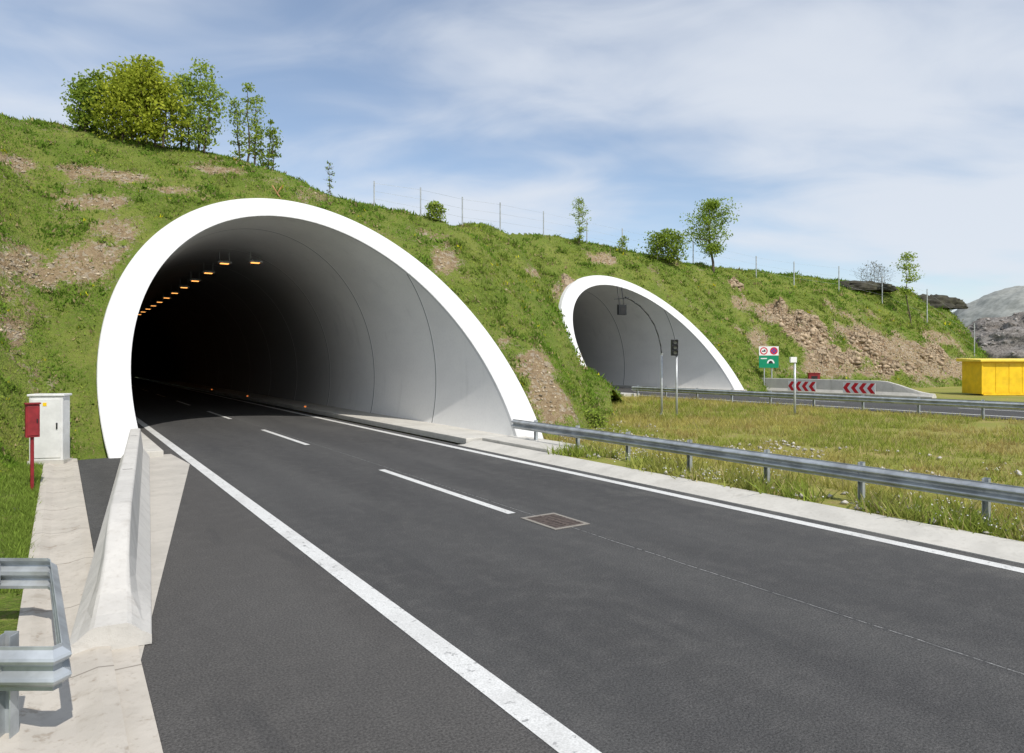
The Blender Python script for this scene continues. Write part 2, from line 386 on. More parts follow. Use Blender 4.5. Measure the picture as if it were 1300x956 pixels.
for i in range(14): strip('lane_dash',M['paint'],39.3,39.48,-50+12.2*i,-44+12.2*i,.306,3,road2)
b=MB();rows=[]
for i in range(46):
    t=-22+(41.7)*i/45; rows.append([(10.9,t,-.05),(10.9,t,.012),(11.15,t,.02),(11.5,t,.11),(11.62,t,.115),(11.75,t,.115),(11.76,t,-.1)])
b.loft(rows);b.f=[f[::-1] for f in b.f]
o=b.build('kerb',M['kerb']);o.rotation_euler=(0,0,TH);struct(o,'pale concrete kerb strip along the right side of the road','kerb')
b=MB()
b.box(12.5,17.75,.09,1.45,3.7,.24);b.box(12.1,84.45,.09,1.7,129.4,.22)
o=b.build('tunnel_walkway',M['kerb'],bevel=.02);o.rotation_euler=(0,0,TH);struct(o,'raised concrete walkway along the right tunnel wall','walkway')
b=MB();b.box(2.05,86,.08,.9,128,.2)
o=b.build('tunnel_kerb',M['kerb'],bevel=.02);o.rotation_euler=(0,0,TH);struct(o)
for nm_,p0,p1 in (('far_walkway',44.0,45.6),('far_walkway',32.4,33.9)):
    b=MB();b.box((p0+p1)/2,95,.4,p1-p0,120,.22);o=b.build(nm_,M['kerb']);o.rotation_euler=(0,0,TH);struct(o)
o=sheet('concrete_apron',M['apron'],[(.1,3),(.35,3),(.6,7.0),(2.9,20),(2.75,22.5),(1.2,22.5),(.2,7)],.006);struct(o,'pale concrete strip between the barrier and the asphalt','pavement')
b=MB();rows=[]
for i in range(30):
    t=-6+i*28.5/29; rows.append([(-.36,t,-.05),(-.36,t,.06),(-.24,t,.07),(-.12,t,.03),(.1,t,.03),(.28,t,.07),(.40,t,.055),(.40,t,-.02)])
b.loft(rows);b.f=[f[::-1] for f in b.f]
o=b.build('drain_channel',M['channel']);o.rotation_euler=(0,0,TH);struct(o,'weathered concrete drain channel beside the barrier','channel')
o=sheet('asphalt_strip',M['asphalt2'],[(.405,10.6),(.7,10.6),(1.55,22.2),(.405,22.2)],.05);struct(o)
o=sheet('concrete_pad',M['channel'],[(.38,-6),(.5,-6),(.62,7.2),(.75,10.6),(.38,10.6)],.012);struct(o)
def gridsheet(name,mat,p0,p1,t0,t1,zf,dp,dt,label,cat):
    npn=int((p1-p0)/dp)+1;ntn=int((t1-t0)/dt)+1
    pp,tt=np.meshgrid(np.linspace(p0,p1,npn),np.linspace(t0,t1,ntn),indexing='ij')
    zz=zf(pp,tt)
    vs=np.stack([pp,tt,zz],2).reshape(-1,3);ix=np.arange(npn*ntn).reshape(npn,ntn)
    q=np.stack([ix[:-1,:-1],ix[1:,:-1],ix[1:,1:],ix[:-1,1:]],2).reshape(-1,4)
    me=bpy.data.meshes.new(name);me.from_pydata(vs.tolist(),[],q.tolist());me.materials.append(mat)
    me.polygons.foreach_set('use_smooth',[True]*len(me.polygons));me.update()
    o=bpy.data.objects.new(name,me);COL.objects.link(o);o.rotation_euler=(0,0,TH);struct(o,label,cat);return o
def zmeadow(p,t):
    z=.09+.19*sst(14,31,p)+.10*(fbm(p,t,.3,4,5)-.5)*sst(11.8,13.5,p)+.05*(fbm(p,t,2,3,6)-.5)
    return z-.4*sst(13.7,13.2,p)*sst(15.9,16.3,t)-.6*sst(31.6,32,p)*sst(36.5,37,t)
gridsheet('meadow',M['meadow'],11.74,33.69,-40,44,zmeadow,.25,.3,'grassy median between the two roads','meadow')
gridsheet('far_verge',M['meadow'],48.5,110,-60,75,lambda p,t:.26+.15*(fbm(p,t,.3,4,15)-.5),1.,1.,None,None)
gridsheet('left_verge',M['hill'],-14,-.355,-12,24,lambda p,t:.02+.14*(fbm(p,t,1.3,4,25)-.5)*sst(-.35,-.8,p)+.05*sst(-.6,-2,p),.12,.15,None,None)
# ------------------------------------------------------------------ portals
def portal(q,label,z0,depth):
    root=thing('tunnel_portal',label,'tunnel',W(q['pc'],q['t0'],0),TH)
    R,Rz,zc_=q['R'],q['R']*q['rz'],q['zc']
    def pts(dd,off=0,flat=None,n=120):
        lo=math.asin((zc_-z0+.15)/(Rz-dd)); out=[]
        for i in range(n+1):
            a=-lo+(math.pi+2*lo)*i/n
            x=-(R-dd)*math.cos(a); z=zc_+(Rz-dd)*math.sin(a)
            tt=q['k']*z+q['m']*x
            out.append((x,(tt+off) if flat is None else tt*(1-flat[0])+flat[1]*flat[0],z))
        return out
    w=q['w'];b=MB()
    b.loft([pts(w,.35),pts(w,.03),pts(w-.03,0),pts(.03,0),pts(0,.03),pts(0,2.6)])
    b.build('portal_ring',M['ring'],root)
    b=MB(); rows=[pts(w+.002,.2)]+[pts(w,0,(f,10.)) for f in (.25,.5,.75,1)]+[pts(w,0,(1,y)) for y in np.arange(16,depth,6)]
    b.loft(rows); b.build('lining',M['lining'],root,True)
    last=rows[-1];b=MB();b.add(last,[tuple(range(len(last)))]);b.build('depth_shade_cap',M['dark'],root)  # flat dark cap standing in for the unlit depth of the bore
    return root
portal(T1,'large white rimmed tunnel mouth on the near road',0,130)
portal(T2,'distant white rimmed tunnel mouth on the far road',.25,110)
# ------------------------------------------------------------------ tunnel lamps
def lampunit(p,t,z,top,label,group):
    r=thing('tunnel_lamp',label,'lamp',W(p,t,z),TH,group)
    b=MB();b.box(0,0,.06,.7,.42,.1);b.box(0,0,.13,.5,.3,.05);b.build('housing',M['pole'],r,bevel=.02)
    b=MB();b.box(0,0,-.004,.42,.28,.03);b.build('lens',M['lamp'],r)
    for x in(-.25,.25):
        b=MB();b.tube((x,0,.15),(x,0,top-z),.02,n=6);b.build('hanger',M['pole'],r)
for i in range(12): lampunit(7.5,39.8+4.85*i,8.1,8.72,'sodium ceiling lamp in the receding row inside the near tunnel','ceiling lamps in the near tunnel')
lampunit(8.75,38.2,8.05,8.6,'sodium ceiling lamp set right of the row, nearest the near tunnel mouth',None)
for i,(p,t) in enumerate([(11.36,38),(11.36,52),(11.36,66),(2.5,62),(2.5,76)]):
    red=i>=3
    r=thing('kerb_reflector','small red reflector on the left kerb deep inside the near tunnel' if red else 'small amber reflector on the right walkway edge inside the near tunnel','reflector',W(p,t,.18 if p<5 else .2),TH,'red reflectors on the tunnel kerb' if red else 'amber reflectors on the tunnel walkway')
    b=MB();b.box(0,0,.05,.14,.08,.1);b.build('body',M['pole'],r)
    b=MB();b.box(0,-.045,.05,.1,.012,.07);b.build('lens',M['redglow'] if red else M['orglow'],r)  # lens glows to stand in for returned light, no lamp inside
# ------------------------------------------------------------------ guardrails
PROF=[(0,0),(0,.025),(.07,.065),(.08,.085),(.07,.105),(0,.14),(0,.17),(.07,.205),(.08,.225),(.07,.245),(0,.285),(0,.31)]
def guardrail(label,path,posts,loc,rz,side=1,zb=.44,group=None,cat='guardrail',dk=1.):
    r=thing('guardrail',label,cat,loc,rz,group)
    pv=[Vector((x,y,0)) for x,y in path];rows=[]
    for i,q in enumerate(pv):
        a=pv[max(0,i-1)];e=pv[min(len(pv)-1,i+1)]
        d1=(q-a).normalized() if i>0 else (e-q).normalized();d2=(e-q).normalized() if i<len(pv)-1 else d1
        n1_=Vector((d1.y,-d1.x,0));n2_=Vector((d2.y,-d2.x,0));nn=(n1_+n2_).normalized();nn=nn*(side/max(.5,nn.dot(n1_)))
        rows.append([tuple(q+nn*(dp*dk)+Vector((0,0,zb+z))) for dp,z in PROF])
    b=MB();b.loft(rows);o=b.build('beam',M['steel'],r)
    so=o.modifiers.new('sol','SOLIDIFY');so.thickness=.008
    for (x,y,nx,ny) in posts:
        b=MB();an=math.atan2(ny,nx)
        bx,by=x-nx*.16,y-ny*.16
        b.box(bx,by,.3,.012,.1,1.0,an);b.box(bx+nx*.04-ny*.045,by+ny*.04+nx*.045,.3,.08,.008,.98,an);b.box(bx+nx*.04+ny*.045,by+ny*.04-nx*.045,.3,.08,.008,.98,an)
        b.build('post',M['steel'],r)
        b=MB();b.box(x-nx*.06,y-ny*.06,zb+.155,.12,.09,.2,an);b.build('spacer',M['steel'],r)
        b=MB();b.tube((x,y,zb+.155),(x+nx*.02,y+ny*.02,zb+.155),.018,n=6);b.build('bolt',M['pole'],r)
    return r
def railp(t): return 12.05+.7*(t+12)/31.2
path=[(railp(t),t) for t in np.linspace(-12,19.2,14)]
posts=[(railp(t),t,-1,0) for t in [-9.8,-7.7,-5.6,-3.4,-1.3,.8,2.9,5.0,7.1,9.2,11.4,13.6,15.8,18.0]]
guardrail('galvanised guardrail with posts along the right side of the near road',path,posts,(0,0,.06),TH,-1)
path=[(33.2,t) for t in np.linspace(-60,35,20)];posts=[(33.2,t,-1,0) for t in np.arange(-29,35,2.65)]
guardrail('long galvanised guardrail along the near side of the far road',path,posts,(0,0,.3),TH,-1)
uq=[(-9,6.98),(-4.72,6.95),(-4.66,6.9),(-3.2,4.86),(-3.22,4.79),(-9,4.78)]
guardrail('squared end of a galvanised guardrail at the lower left beside the drain channel',uq,[(-5.25,6.95,0,1),(-7.4,6.97,0,1),(-3.62,4.78,0,-1),(-5.6,4.78,0,-1)],(0,0,0),0,-1,dk=.7)
# ------------------------------------------------------------------ jersey barrier
def jersey(name,label,a,b_,hf,loc,rz,mat,segs=14,group=None,wid=1.):
    r=thing(name,label,'barrier',loc,rz,group)
    a=Vector((*a,0));b_=Vector((*b_,0));dd=(b_-a).normalized();nn=Vector((dd.y,-dd.x,0));rows=[];Ln=(b_-a).length
    fr=sorted(set([0,.02,.05,.1,.15,.2,.25,.3]+[i/segs for i in range(segs+1)]))
    for f in fr:
        q=a+(b_-a)*f;h=hf(f)
        pr=[(-.31,0),(-.31,.09),(-.17,min(.32,h*.5+.02)),(-.11,h-.02),(-.085,h),(.085,h),(.11,h-.02),(.17,min(.32,h*.5+.02)),(.31,.09),(.31,0)]
        if h<.5: pr=[(x*(1 if abs(x)>.2 else 1+(.5-h)*1.6),min(z,h)) for x,z in pr]
        rows.append([tuple(q+nn*x*wid+Vector((0,0,z))) for x,z in pr])
    m=MB();m.loft(rows);k=len(rows[0]);m.add(rows[0],[tuple(range(k))]);m.add(rows[-1],[tuple(range(k))[::-1]])
    m.build('barrier_body',mat,r,bevel=.012)
    jn=max(1,int(Ln/4.8))
    for i in range(1,jn+1):
        f=i/(jn+.35);q=a+(b_-a)*f;h=hf(f)
        an=math.atan2(dd.y,dd.x);m=MB();m.box(q.x,q.y,h+.001,.015,.15,.006,an);m.build('joint',M['dark'],r)
    return r
jersey('concrete_barrier','weathered concrete barrier with a ramped near end left of the near road',(.40,7.5),(1.75,21.6),lambda f:.24+.64*float(sst(0,.2,f)),(0,0,.01),TH,M['barrier'],wid=1.12)
jersey('concrete_barrier','pale concrete barrier with red chevron boards on the far side of the far road',(49.0,22.6),(49.0,37.3),lambda f:.3+.8*float(sst(0,.25,f)),(0,0,.28),TH,M['kerb'])
def chev(t0,t1,label):
    r=thing('chevron_board',label,'sign',W(48.66,(t0+t1)/2,.42),TH,None);Lh=(t1-t0)/2
    b=MB();b.box(0,0,.39,.03,2*Lh,.76);b.build('panel',M['white'],r)
    n=4;w=2*Lh/n
    for i in range(n):
        y0=-Lh+w*i;b=MB();th_=w*.52;x=-.02;e=w*.48
        y1=min(y0+th_+e,Lh)
        pts=[(x,y0,.02),(x,y0+th_,.02),(x,y1,.39),(x,y0+th_,.76),(x,y0,.76),(x,y0+e,.39)]
        b.add(pts,[(0,1,2,5),(5,2,3,4)]);b.build('chevron',M['redbright'],r)
    return r
chev(31.0,33.4,'left one of two red and white chevron boards on the far barrier')
chev(26.4,28.8,'right one of two red and white chevron boards on the far barrier')
# ------------------------------------------------------------------ street furniture
r=thing('utility_cabinet','tall white utility cabinet left of the near tunnel mouth','cabinet',(-12.35,18.25,0),TH*.35)
b=MB();b.box(0,0,.06,.86,.5,.14);b.build('plinth',M['kerb'],r)
b=MB();b.box(0,0,.98,.8,.45,1.7);b.build('body',M['cabinet'],r,bevel=.015)
b=MB();b.box(0,0,1.86,.88,.52,.06);b.build('roof',M['cabinet'],r,bevel=.015)
b=MB();b.box(0,-.235,.98,.7,.02,1.55);d_=b.build('door',M['cabinet'],r,bevel=.006)
b=MB();b.box(.27,-.26,1.05,.03,.03,.16);b.build('handle',M['black'],d_)
b=MB();b.box(-.02,-.25,1.62,.09,.006,.09);b.build('warning_sticker',M['yellow'],d_)
r=thing('hydrant_box','slim dark red equipment box on a red post left of the near tunnel mouth','box',(-10.15,14.45,0),.75)
b=MB();b.tube((0,.02,-.1),(0,.02,1.2),.035);b.build('post',M['red'],r)
b=MB();b.box(0,0,1.5,.25,.13,.7);b.build('body',M['red'],r,bevel=.01)
b=MB();b.box(0,-.075,1.5,.2,.015,.62);d_=b.build('door',M['red'],r,bevel=.005)
b=MB();b.box(.075,-.09,1.5,.02,.02,.08);b.build('handle',M['black'],d_)
b=MB();b.box(0,-.02,1.865,.28,.18,.03);b.build('roof',M['red'],r,bevel=.005)
r=thing('drain_grate','rusty iron drain grate in a worn frame set in the road','drain',W(7.1,9.4,.004),TH)
b=MB()
for x,y,lx,ly in((0,-.47,.74,.07),(0,.47,.74,.07),(-.335,0,.07,.87),(.335,0,.07,.87)):b.box(x,y,.004,lx,ly,.008)
b.build('frame',M['iron_frame'],r)
b=MB();b.box(0,0,.002,.6,.87,.004);b.build('pit_shade',M['dark'],r)  # thin dark plate, shade of the hollow below put into its colour
b=MB()
for i in range(9):b.box(0,-.39+i*.0975,.006,.6,.06,.008)
b.box(0,0,.007,.05,.87,.01);b.build('grate',M['rust'],r)
def pole(px,pyb,pyt,Y,name,label,cat,group=None,r0=.055):
    q=at(px,pyb,Y);h=(pyb-pyt)/F*Y;r=thing(name,label,cat,q,0,group)
    b=MB();b.tube((0,0,-.3),(0,0,h),r0,r0*.9,10);b.tube((0,0,-.05),(0,0,.06),r0*1.9,n=10);b.build('post',M['pole'],r,True);return r,h
r,h=pole(840,527,450,32.7,'signal_mast','slim grey mast whose thin dark arm curves over the far tunnel mouth','mast')
b=MB();b.tube((0,0,h),(0,0,h+.05),.07,n=10);b.build('cap',M['pole'],r)
b=MB();ap=[Vector(((x-840)/F*32.7,0,(527-y)/F*32.7)) for x,y in [(840,452),(839,440),(836,427),(831,413),(823,400),(813,389),(803,382),(793,377)]]
for a_,b_ in zip(ap[:-1],ap[1:]): b.tube(a_,b_,.028,n=8)
b.build('arm',M['black'],r,True)
r,h=pole(859,531,448,32.0,'traffic_light','black traffic light on a slim grey post in front of the far tunnel','traffic light')
b=MB();b.box(-.1,.0,h+.25,.3,.24,.76);hb=b.build('head',M['black'],r,bevel=.02)
for i,zz in enumerate((.49,.25,.01)):
    b=MB();b.tube((-.1,-.125,h+zz),(-.1,-.14,h+zz),.085,n=14);b.build('lens',M['glass'],hb)
    b=MB();b.loft([[(-.1+.1*math.cos(a),y,h+zz+.1*math.sin(a)) for a in np.linspace(0,math.pi,9)] for y in(-.12,-.27)]);b.build('visor',M['black'],hb)
r,h=pole(1009,530,459,32.0,'marker_post','slim grey post with a small box head in the median grass','post')
b=MB();b.box(-.08,0,h+.08,.3,.16,.26);b.build('head',M['white'],r,bevel=.01)
q=at(976,494,56.5);r=thing('road_sign','white and green information sign beside the far tunnel mouth','sign',(q.x,q.y,.25),-.12)
for x in(.25,-.35):
    b=MB();b.tube((x,.06,-.2),(x,.06,3.7),.05);b.build('post',M['pole'],r)
b=MB();b.box(0,0,3.38,1.56,.04,.75);w_=b.build('upper_panel',M['white'],r)
b=MB();b.box(0,0,2.48,1.56,.04,1.0);g_=b.build('lower_panel',M['green'],r)
def disc(x,z,r0,mat,y,parent,name,inner=None,n=24):
    b=MB()
    if inner: b.loft([[(x+rr*math.cos(2*math.pi*i/n),y,z+rr*math.sin(2*math.pi*i/n)) for i in range(n)] for rr in (r0,inner)],True)
    else: b.add([(x+r0*math.cos(2*math.pi*i/n),y,z+r0*math.sin(2*math.pi*i/n)) for i in range(n)],[tuple(range(n))])
    b.build(name,mat,parent)
disc(-.4,3.38,.31,M['redbright'],-.026,w_,'prohibition_ring',.22)
b=MB();b.box(-.4,-.026,3.36,.28,.006,.09);b.box(-.33,-.026,3.44,.1,.006,.1);b.build('truck_symbol',M['black'],w_)
disc(.4,3.38,.31,M['redbright'],-.026,w_,'ban_ring',.21);disc(.4,3.38,.21,M['blue'],-.024,w_,'ban_disc')
b=MB()
for sg in(1,-1):
    a=sg*math.pi/4;dx,dz=math.cos(a),math.sin(a);b.add([(.4-dx*.21-dz*.03,-.028-.002*sg,3.38-dz*.21+dx*.03),(.4-dx*.21+dz*.03,-.028-.002*sg,3.38-dz*.21-dx*.03),(.4+dx*.21+dz*.03,-.028-.002*sg,3.38+dz*.21-dx*.03),(.4+dx*.21-dz*.03,-.028-.002*sg,3.38+dz*.21+dx*.03)],[(0,1,2,3)])
b.build('ban_cross',M['redbright'],w_)
b=MB();a_=[(.15+.3*math.cos(a),-.024,2.35+.34*math.sin(a)) for a in np.linspace(0,math.pi,14)];b.add(a_,[tuple(range(14))]);b.box(-.4,-.024,2.75,.5,.006,.08);b.build('tunnel_symbol',M['white'],g_)
b=MB();a_=[(.15+.18*math.cos(a),-.03,2.35+.22*math.sin(a)) for a in np.linspace(0,math.pi,14)];b.add(a_,[tuple(range(14))]);b.build('tunnel_opening',M['black'],g_)
r=thing('fire_cabinet','small red fire cabinet behind the far concrete barrier','cabinet',(26.6,60.2,.3),-.2)
b=MB();b.box(0,0,.9,.95,.5,1.0);b.box(0,0,.2,.7,.35,.4);b.build('body',M['red'],r,bevel=.02)
b=MB();b.box(0,-.26,.9,.5,.02,.55);b.build('window',M['black'],r)
b=MB();b.box(0,0,1.43,1.05,.6,.06);b.build('roof',M['red'],r)
q=W(38.95,42.3,0)
r=thing('ceiling_signal','dark lane signal hanging from the roof of the far tunnel mouth','signal',(q[0],q[1],7.05),TH)
b=MB();b.box(0,0,0,.85,.25,.85);b.build('head',M['black'],r,bevel=.03)
b=MB();b.box(0,-.13,0,.5,.02,.5);b.build('screen',M['dark'],r)
b=MB();b.tube((-.25,0,.4),(-.25,.3,1.9),.035);b.build('hanger',M['black'],r)
b=MB();b.tube((.25,0,.4),(.25,.3,1.9),.035);b.build('hanger',M['black'],r)
b=MB();b.tube((-.8,0,.85),(.8,0,1.05),.035);b.build('crossbar',M['black'],r)
# yellow container
r=thing('yellow_container','yellow metal site container on the far side of the far road','container',(37.4,51.2,.25),-.03)
b=MB()
b.box(0,0,1.3,5.8,2.28,2.4);b.build('body',M['yellow'],r,bevel=.02)
for i in range(6):
    b=MB();b.box(-2.4+.96*i,-1.15,1.3,.88,.03,2.2)
    b.build('wall_panel',M['yellow'],r,bevel=.008)
b=MB();b.add([(-3.15,-1.45,2.5),(3.15,-1.45,2.5),(3.15,1.45,2.5),(-3.15,1.45,2.5),(-3.15,-1.45,2.63),(3.15,-1.45,2.63),(3.15,1.45,2.74),(-3.15,1.45,2.74)],[(3,2,1,0),(4,5,6,7),(0,1,5,4),(1,2,6,5),(2,3,7,6),(3,0,4,7)]);b.build('roof',M['yellowroof'],r,bevel=.01)
for x in(-2.88,2.88):
    b=MB();b.box(x,-1.18,1.3,.1,.1,2.38);b.build('corner_post',M['yellow'],r)
b=MB();b.box(0,-1.18,.1,5.6,.1,.14);b.build('base_rail',M['yellow'],r)
# ------------------------------------------------------------------ vegetation helpers
def fast_mesh(name,v,f,colr,mat,smooth=False):
    me=bpy.data.meshes.new(name);nv=len(v);nf,k=f.shape
    me.vertices.add(nv);me.vertices.foreach_set('co',v.astype(np.float32).ravel())
    me.loops.add(nf*k);me.loops.foreach_set('vertex_index',f.astype(np.int32).ravel())
    me.polygons.add(nf);me.polygons.foreach_set('loop_start',np.arange(0,nf*k,k,dtype=np.int32));me.polygons.foreach_set('loop_total',np.full(nf,k,dtype=np.int32))
    me.update(calc_edges=True)
    a=me.color_attributes.new('col','FLOAT_COLOR','POINT');a.data.foreach_set('color',np.concatenate([colr,np.ones((nv,1))],1).astype(np.float32).ravel())
    me.materials.append(mat);me.validate();o=bpy.data.objects.new(name,me);COL.objects.link(o);return o
def tufts(name,pts,h,wd,colr,blades=4,spread=.5,label=None,cat='grass'):
    N=len(pts);B=blades
    P_=np.repeat(pts,B,0);hh=np.repeat(h,B)*rng.uniform(.5,1.15,N*B);ww=np.repeat(wd,B)*rng.uniform(.7,1.3,N*B)
    C_=np.repeat(colr,B,0)*rng.uniform(.78,1.22,(N*B,1))
    an=rng.uniform(0,2*np.pi,N*B);off=np.repeat(h,B)[:,None]*spread*rng.normal(0,.6,(N*B,2))
    base=P_.copy();base[:,:2]+=off
    lean=rng.normal(0,.55,(N*B,2))*hh[:,None]
    dx=np.cos(an)*ww/2;dy=np.sin(an)*ww/2
    v=np.zeros((N*B,3,3));v[:,0]=base;v[:,1]=base;v[:,2]=base
    v[:,0,0]-=dx;v[:,0,1]-=dy;v[:,1,0]+=dx;v[:,1,1]+=dy
    v[:,2,:2]+=lean;v[:,2,2]+=hh;v[:,:2,2]-=.02
    f=np.arange(N*B*3).reshape(-1,3)
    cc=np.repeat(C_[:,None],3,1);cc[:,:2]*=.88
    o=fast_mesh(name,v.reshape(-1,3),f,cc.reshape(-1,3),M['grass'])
    o['kind']='stuff'
    if label:o['label']=label
    o['category']=cat;return o
qa=verts[quads];ar=np.linalg.norm(np.cross(qa[:,2]-qa[:,0],qa[:,3]-qa[:,1]),axis=1)/2
cenq=qa.mean(1);xi=cenq[:,0]/np.maximum(cenq[:,1],1)
sq=soil[quads].mean(1);rq=rock[quads].mean(1);S_all=np.broadcast_to(S[None],(NCOL,nr)).reshape(-1)[quads.reshape(-1,4)[:,0]]
vis=(xi>-.95)&(xi<.95)&(cenq[:,1]>6)&(S_all<1.12)&(cenq[:,2]>-.2)
Pq=cenq[:,0]*c+cenq[:,1]*s;Tq=-cenq[:,0]*s+cenq[:,1]*c
for q in (T1,T2):
    e=((Pq-q['pc'])/(q['R']+.15))**2+((cenq[:,2]-q['zc'])/(q['R']*q['rz']+.15))**2
    vis&=~((e<1)&(Tq<q['t0']+14))
clump=.25+.75*sst(.38,.56,fbm(cenq[:,0]+cenq[:,2],cenq[:,1],1.3,3,91))
wgt=ar*vis*clump*np.clip(1.12-1.25*sst(.3,.72,sq),.12,1)*np.clip(1-1.1*sst(.4,.6,rq),.04,1)/np.maximum(cenq[:,1],10)**1.3
wgt/=wgt.sum();NT_=130000
pick=rng.choice(len(quads),NT_,p=wgt)
uv=rng.uniform(0,1,(NT_,2));q4=qa[pick]
pp=(q4[:,0]*((1-uv[:,0])*(1-uv[:,1]))[:,None]+q4[:,1]*(uv[:,0]*(1-uv[:,1]))[:,None]+q4[:,2]*(uv[:,0]*uv[:,1])[:,None]+q4[:,3]*((1-uv[:,0])*uv[:,1])[:,None])
na=fbm(pp[:,0],pp[:,1]+pp[:,2],.5,4,41);nb=fbm(pp[:,0],pp[:,1]+pp[:,2],2.2,3,42);rr=rng.uniform(0,1,NT_)
g1=np.array([.20,.33,.042]);g2=np.array([.34,.41,.08]);g3=np.array([.13,.22,.035]);dry=np.array([.42,.34,.18])
cl=g1+(g2-g1)*sst(.38,.6,na)[:,None];cl=cl*(1-.55*sst(.5,.62,nb)[:,None])+g3*(.55*sst(.5,.62,nb)[:,None])
dm=(rr<.09+.4*sst(.35,.65,soil[quads[pick,0]]))[:,None];cl=np.where(dm,dry,cl)
yel=(rr>.993)[:,None];cl=np.where(yel,np.array([.65,.6,.03]),cl)
hh=(.022+.0013*pp[:,1])*rng.uniform(.5,1.5,NT_)*(1+1.1*sst(.54,.68,nb))
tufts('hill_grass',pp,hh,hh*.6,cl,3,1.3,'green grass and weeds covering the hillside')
N=58000;tt=rng.uniform(-14,36,N);pz=11.85+(33.3-11.85)*rng.uniform(0,1,N)**1.3
wx=np.array(pz*c-tt*s);wy=pz*s+tt*c;ok=(wy>5)&(np.abs(wx/wy)<.85)&~((pz<13.8)&(tt>15.8))&~((pz>31.7)&(tt>34))&(fbm(pz,tt,.9,3,58)>.34)
pz,tt,wx,wy=pz[ok],tt[ok],wx[ok],wy[ok];N=len(pz)
pts_=np.stack([wx,wy,zmeadow(pz,tt)],1)
na=fbm(pz,tt,.35,4,51);nb=fbm(pz,tt,1.2,3,52);rr=rng.uniform(0,1,N)
a1=np.array([.30,.35,.065]);a2=np.array([.46,.41,.12]);a3=np.array([.4,.27,.13])
cl=a1+(a2-a1)*sst(.4,.6,na)[:,None];cl=cl*(1-.5*sst(.54,.64,nb)[:,None])+a3*.5*sst(.54,.64,nb)[:,None]
near=(sst(14.6,12.6,pz)*.5)[:,None];cl=cl*(1-near)+np.array([.25,.34,.06])*near
cl=np.where((rr<.15)[:,None],np.array([.5,.43,.2]),cl)
hh=(.10+.11*sst(15,12.5,pz)+.003*wy)*rng.uniform(.4,1.6,N)
tufts('meadow_grass',pts_,hh,hh*.10+.006,cl,4,.6,'yellow green grass in the median')
N=9000;tt=rng.uniform(6,22,N);pz=-.42-rng.uniform(0,1,N)**1.5*3.5
wx=pz*c-tt*s;wy=pz*s+tt*c;ok=~((wx>-9.5)&(wy<8))
pz,tt,wx,wy=pz[ok],tt[ok],wx[ok],wy[ok];N=len(pz)
tufts('verge_grass',np.stack([wx,wy,np.full(N,.02)],1),rng.uniform(.05,.15,N),rng.uniform(.012,.03,N),np.array([.2,.28,.05])*rng.uniform(.7,1.4,(N,1)),4,.6,'grass growing along the drain channel')
def stones(name,pts,r,colr,label,cat):
    ico=np.array([(1,0,0),(-1,0,0),(0,1,0),(0,-1,0),(0,0,1),(0,0,-1)],float);fc=np.array([(0,2,4),(2,1,4),(1,3,4),(3,0,4),(2,0,5),(1,2,5),(3,1,5),(0,3,5)])
    N=len(pts);an=rng.uniform(0,6.28,N);ca,sa=np.cos(an),np.sin(an)
    loc=ico[None]*rng.uniform(.5,1.3,(N,6,1))+rng.normal(0,.18,(N,6,3))
    lx=loc[...,0]*ca[:,None]-loc[...,1]*sa[:,None];ly=loc[...,0]*sa[:,None]+loc[...,1]*ca[:,None]
    loc=np.stack([lx,ly,loc[...,2]*.7],2)
    v=pts[:,None]+loc*r[:,None,None];f=(fc[None]+(np.arange(N)*6)[:,None,None]).reshape(-1,3)
    o=fast_mesh(name,v.reshape(-1,3),f,np.repeat(colr,6,0),M['stone']);o['kind']='stuff';o['label']=label;o['category']=cat;return o
def patchpts(n,p0,p1,t0,t1,zf,thr=.5,seed=61,sc=.6):
    p=rng.uniform(p0,p1,n*3);t=rng.uniform(t0,t1,n*3);k=fbm(p,t,sc,3,seed)>thr;p,t=p[k][:n],t[k][:n]
    return np.stack([p*c-t*s,p*s+t*c,zf(p,t)],1)
q=patchpts(520,11.8,14.0,-4,15.5,lambda p,t:zmeadow(p,t)+.1,.52);N=len(q);q[:,2]+=rng.uniform(-.04,.1,N)
stones('white_flowers',q,rng.uniform(.012,.026,N),np.tile([.75,.75,.72],(N,1)),'small white flowers in the grass behind the guardrail','flowers')
q=patchpts(1100,11.85,20,-3,26,zmeadow,.5,66);N=len(q);q[:,2]+=.04
stones('scattered_stones',q,rng.uniform(.03,.085,N),np.tile([.52,.49,.44],(N,1))*rng.uniform(.6,1.1,(N,1)),'pale stones lying in the median grass','stones')
N=4500;wg=ar*vis*np.clip(sq*.8+rq*.6-.4,0,1)/np.maximum(cenq[:,1],10);wg/=wg.sum();pk=rng.choice(len(quads),N,p=wg)
stones('hill_stones',cenq[pk],rng.uniform(.015,.065,N)*(1+cenq[pk,1]/60),np.tile([.48,.40,.29],(N,1))*rng.uniform(.45,1.15,(N,1)),'loose stones on the bare hillside soil','stones')
N=700;wg=ar*vis*(rq>.5)*(cenq[:,0]>15);wg/=wg.sum();pk=rng.choice(len(quads),N,p=wg)
kk=rng.uniform(.62,1.05,(N,1))
stones('rock_rubble',cenq[pk]-np.array([0,0,.1]),rng.uniform(.1,.42,N),np.array([.46,.36,.25])*kk,'broken tan rock jutting from the cut behind the far barrier','rocks')
N=600;x_=rng.uniform(-6.5,-3.9,N);y_=rng.uniform(5,6.7,N);k=(x_<-3.4-(y_-5)*.8)
stones('gutter_stones',np.stack([x_,y_,np.full(N,.04)],1)[k],rng.uniform(.02,.07,k.sum()),np.tile([.26,.23,.2],(k.sum(),1))*rng.uniform(.5,1.5,(k.sum(),1)),'broken stones inside the guardrail end','stones')
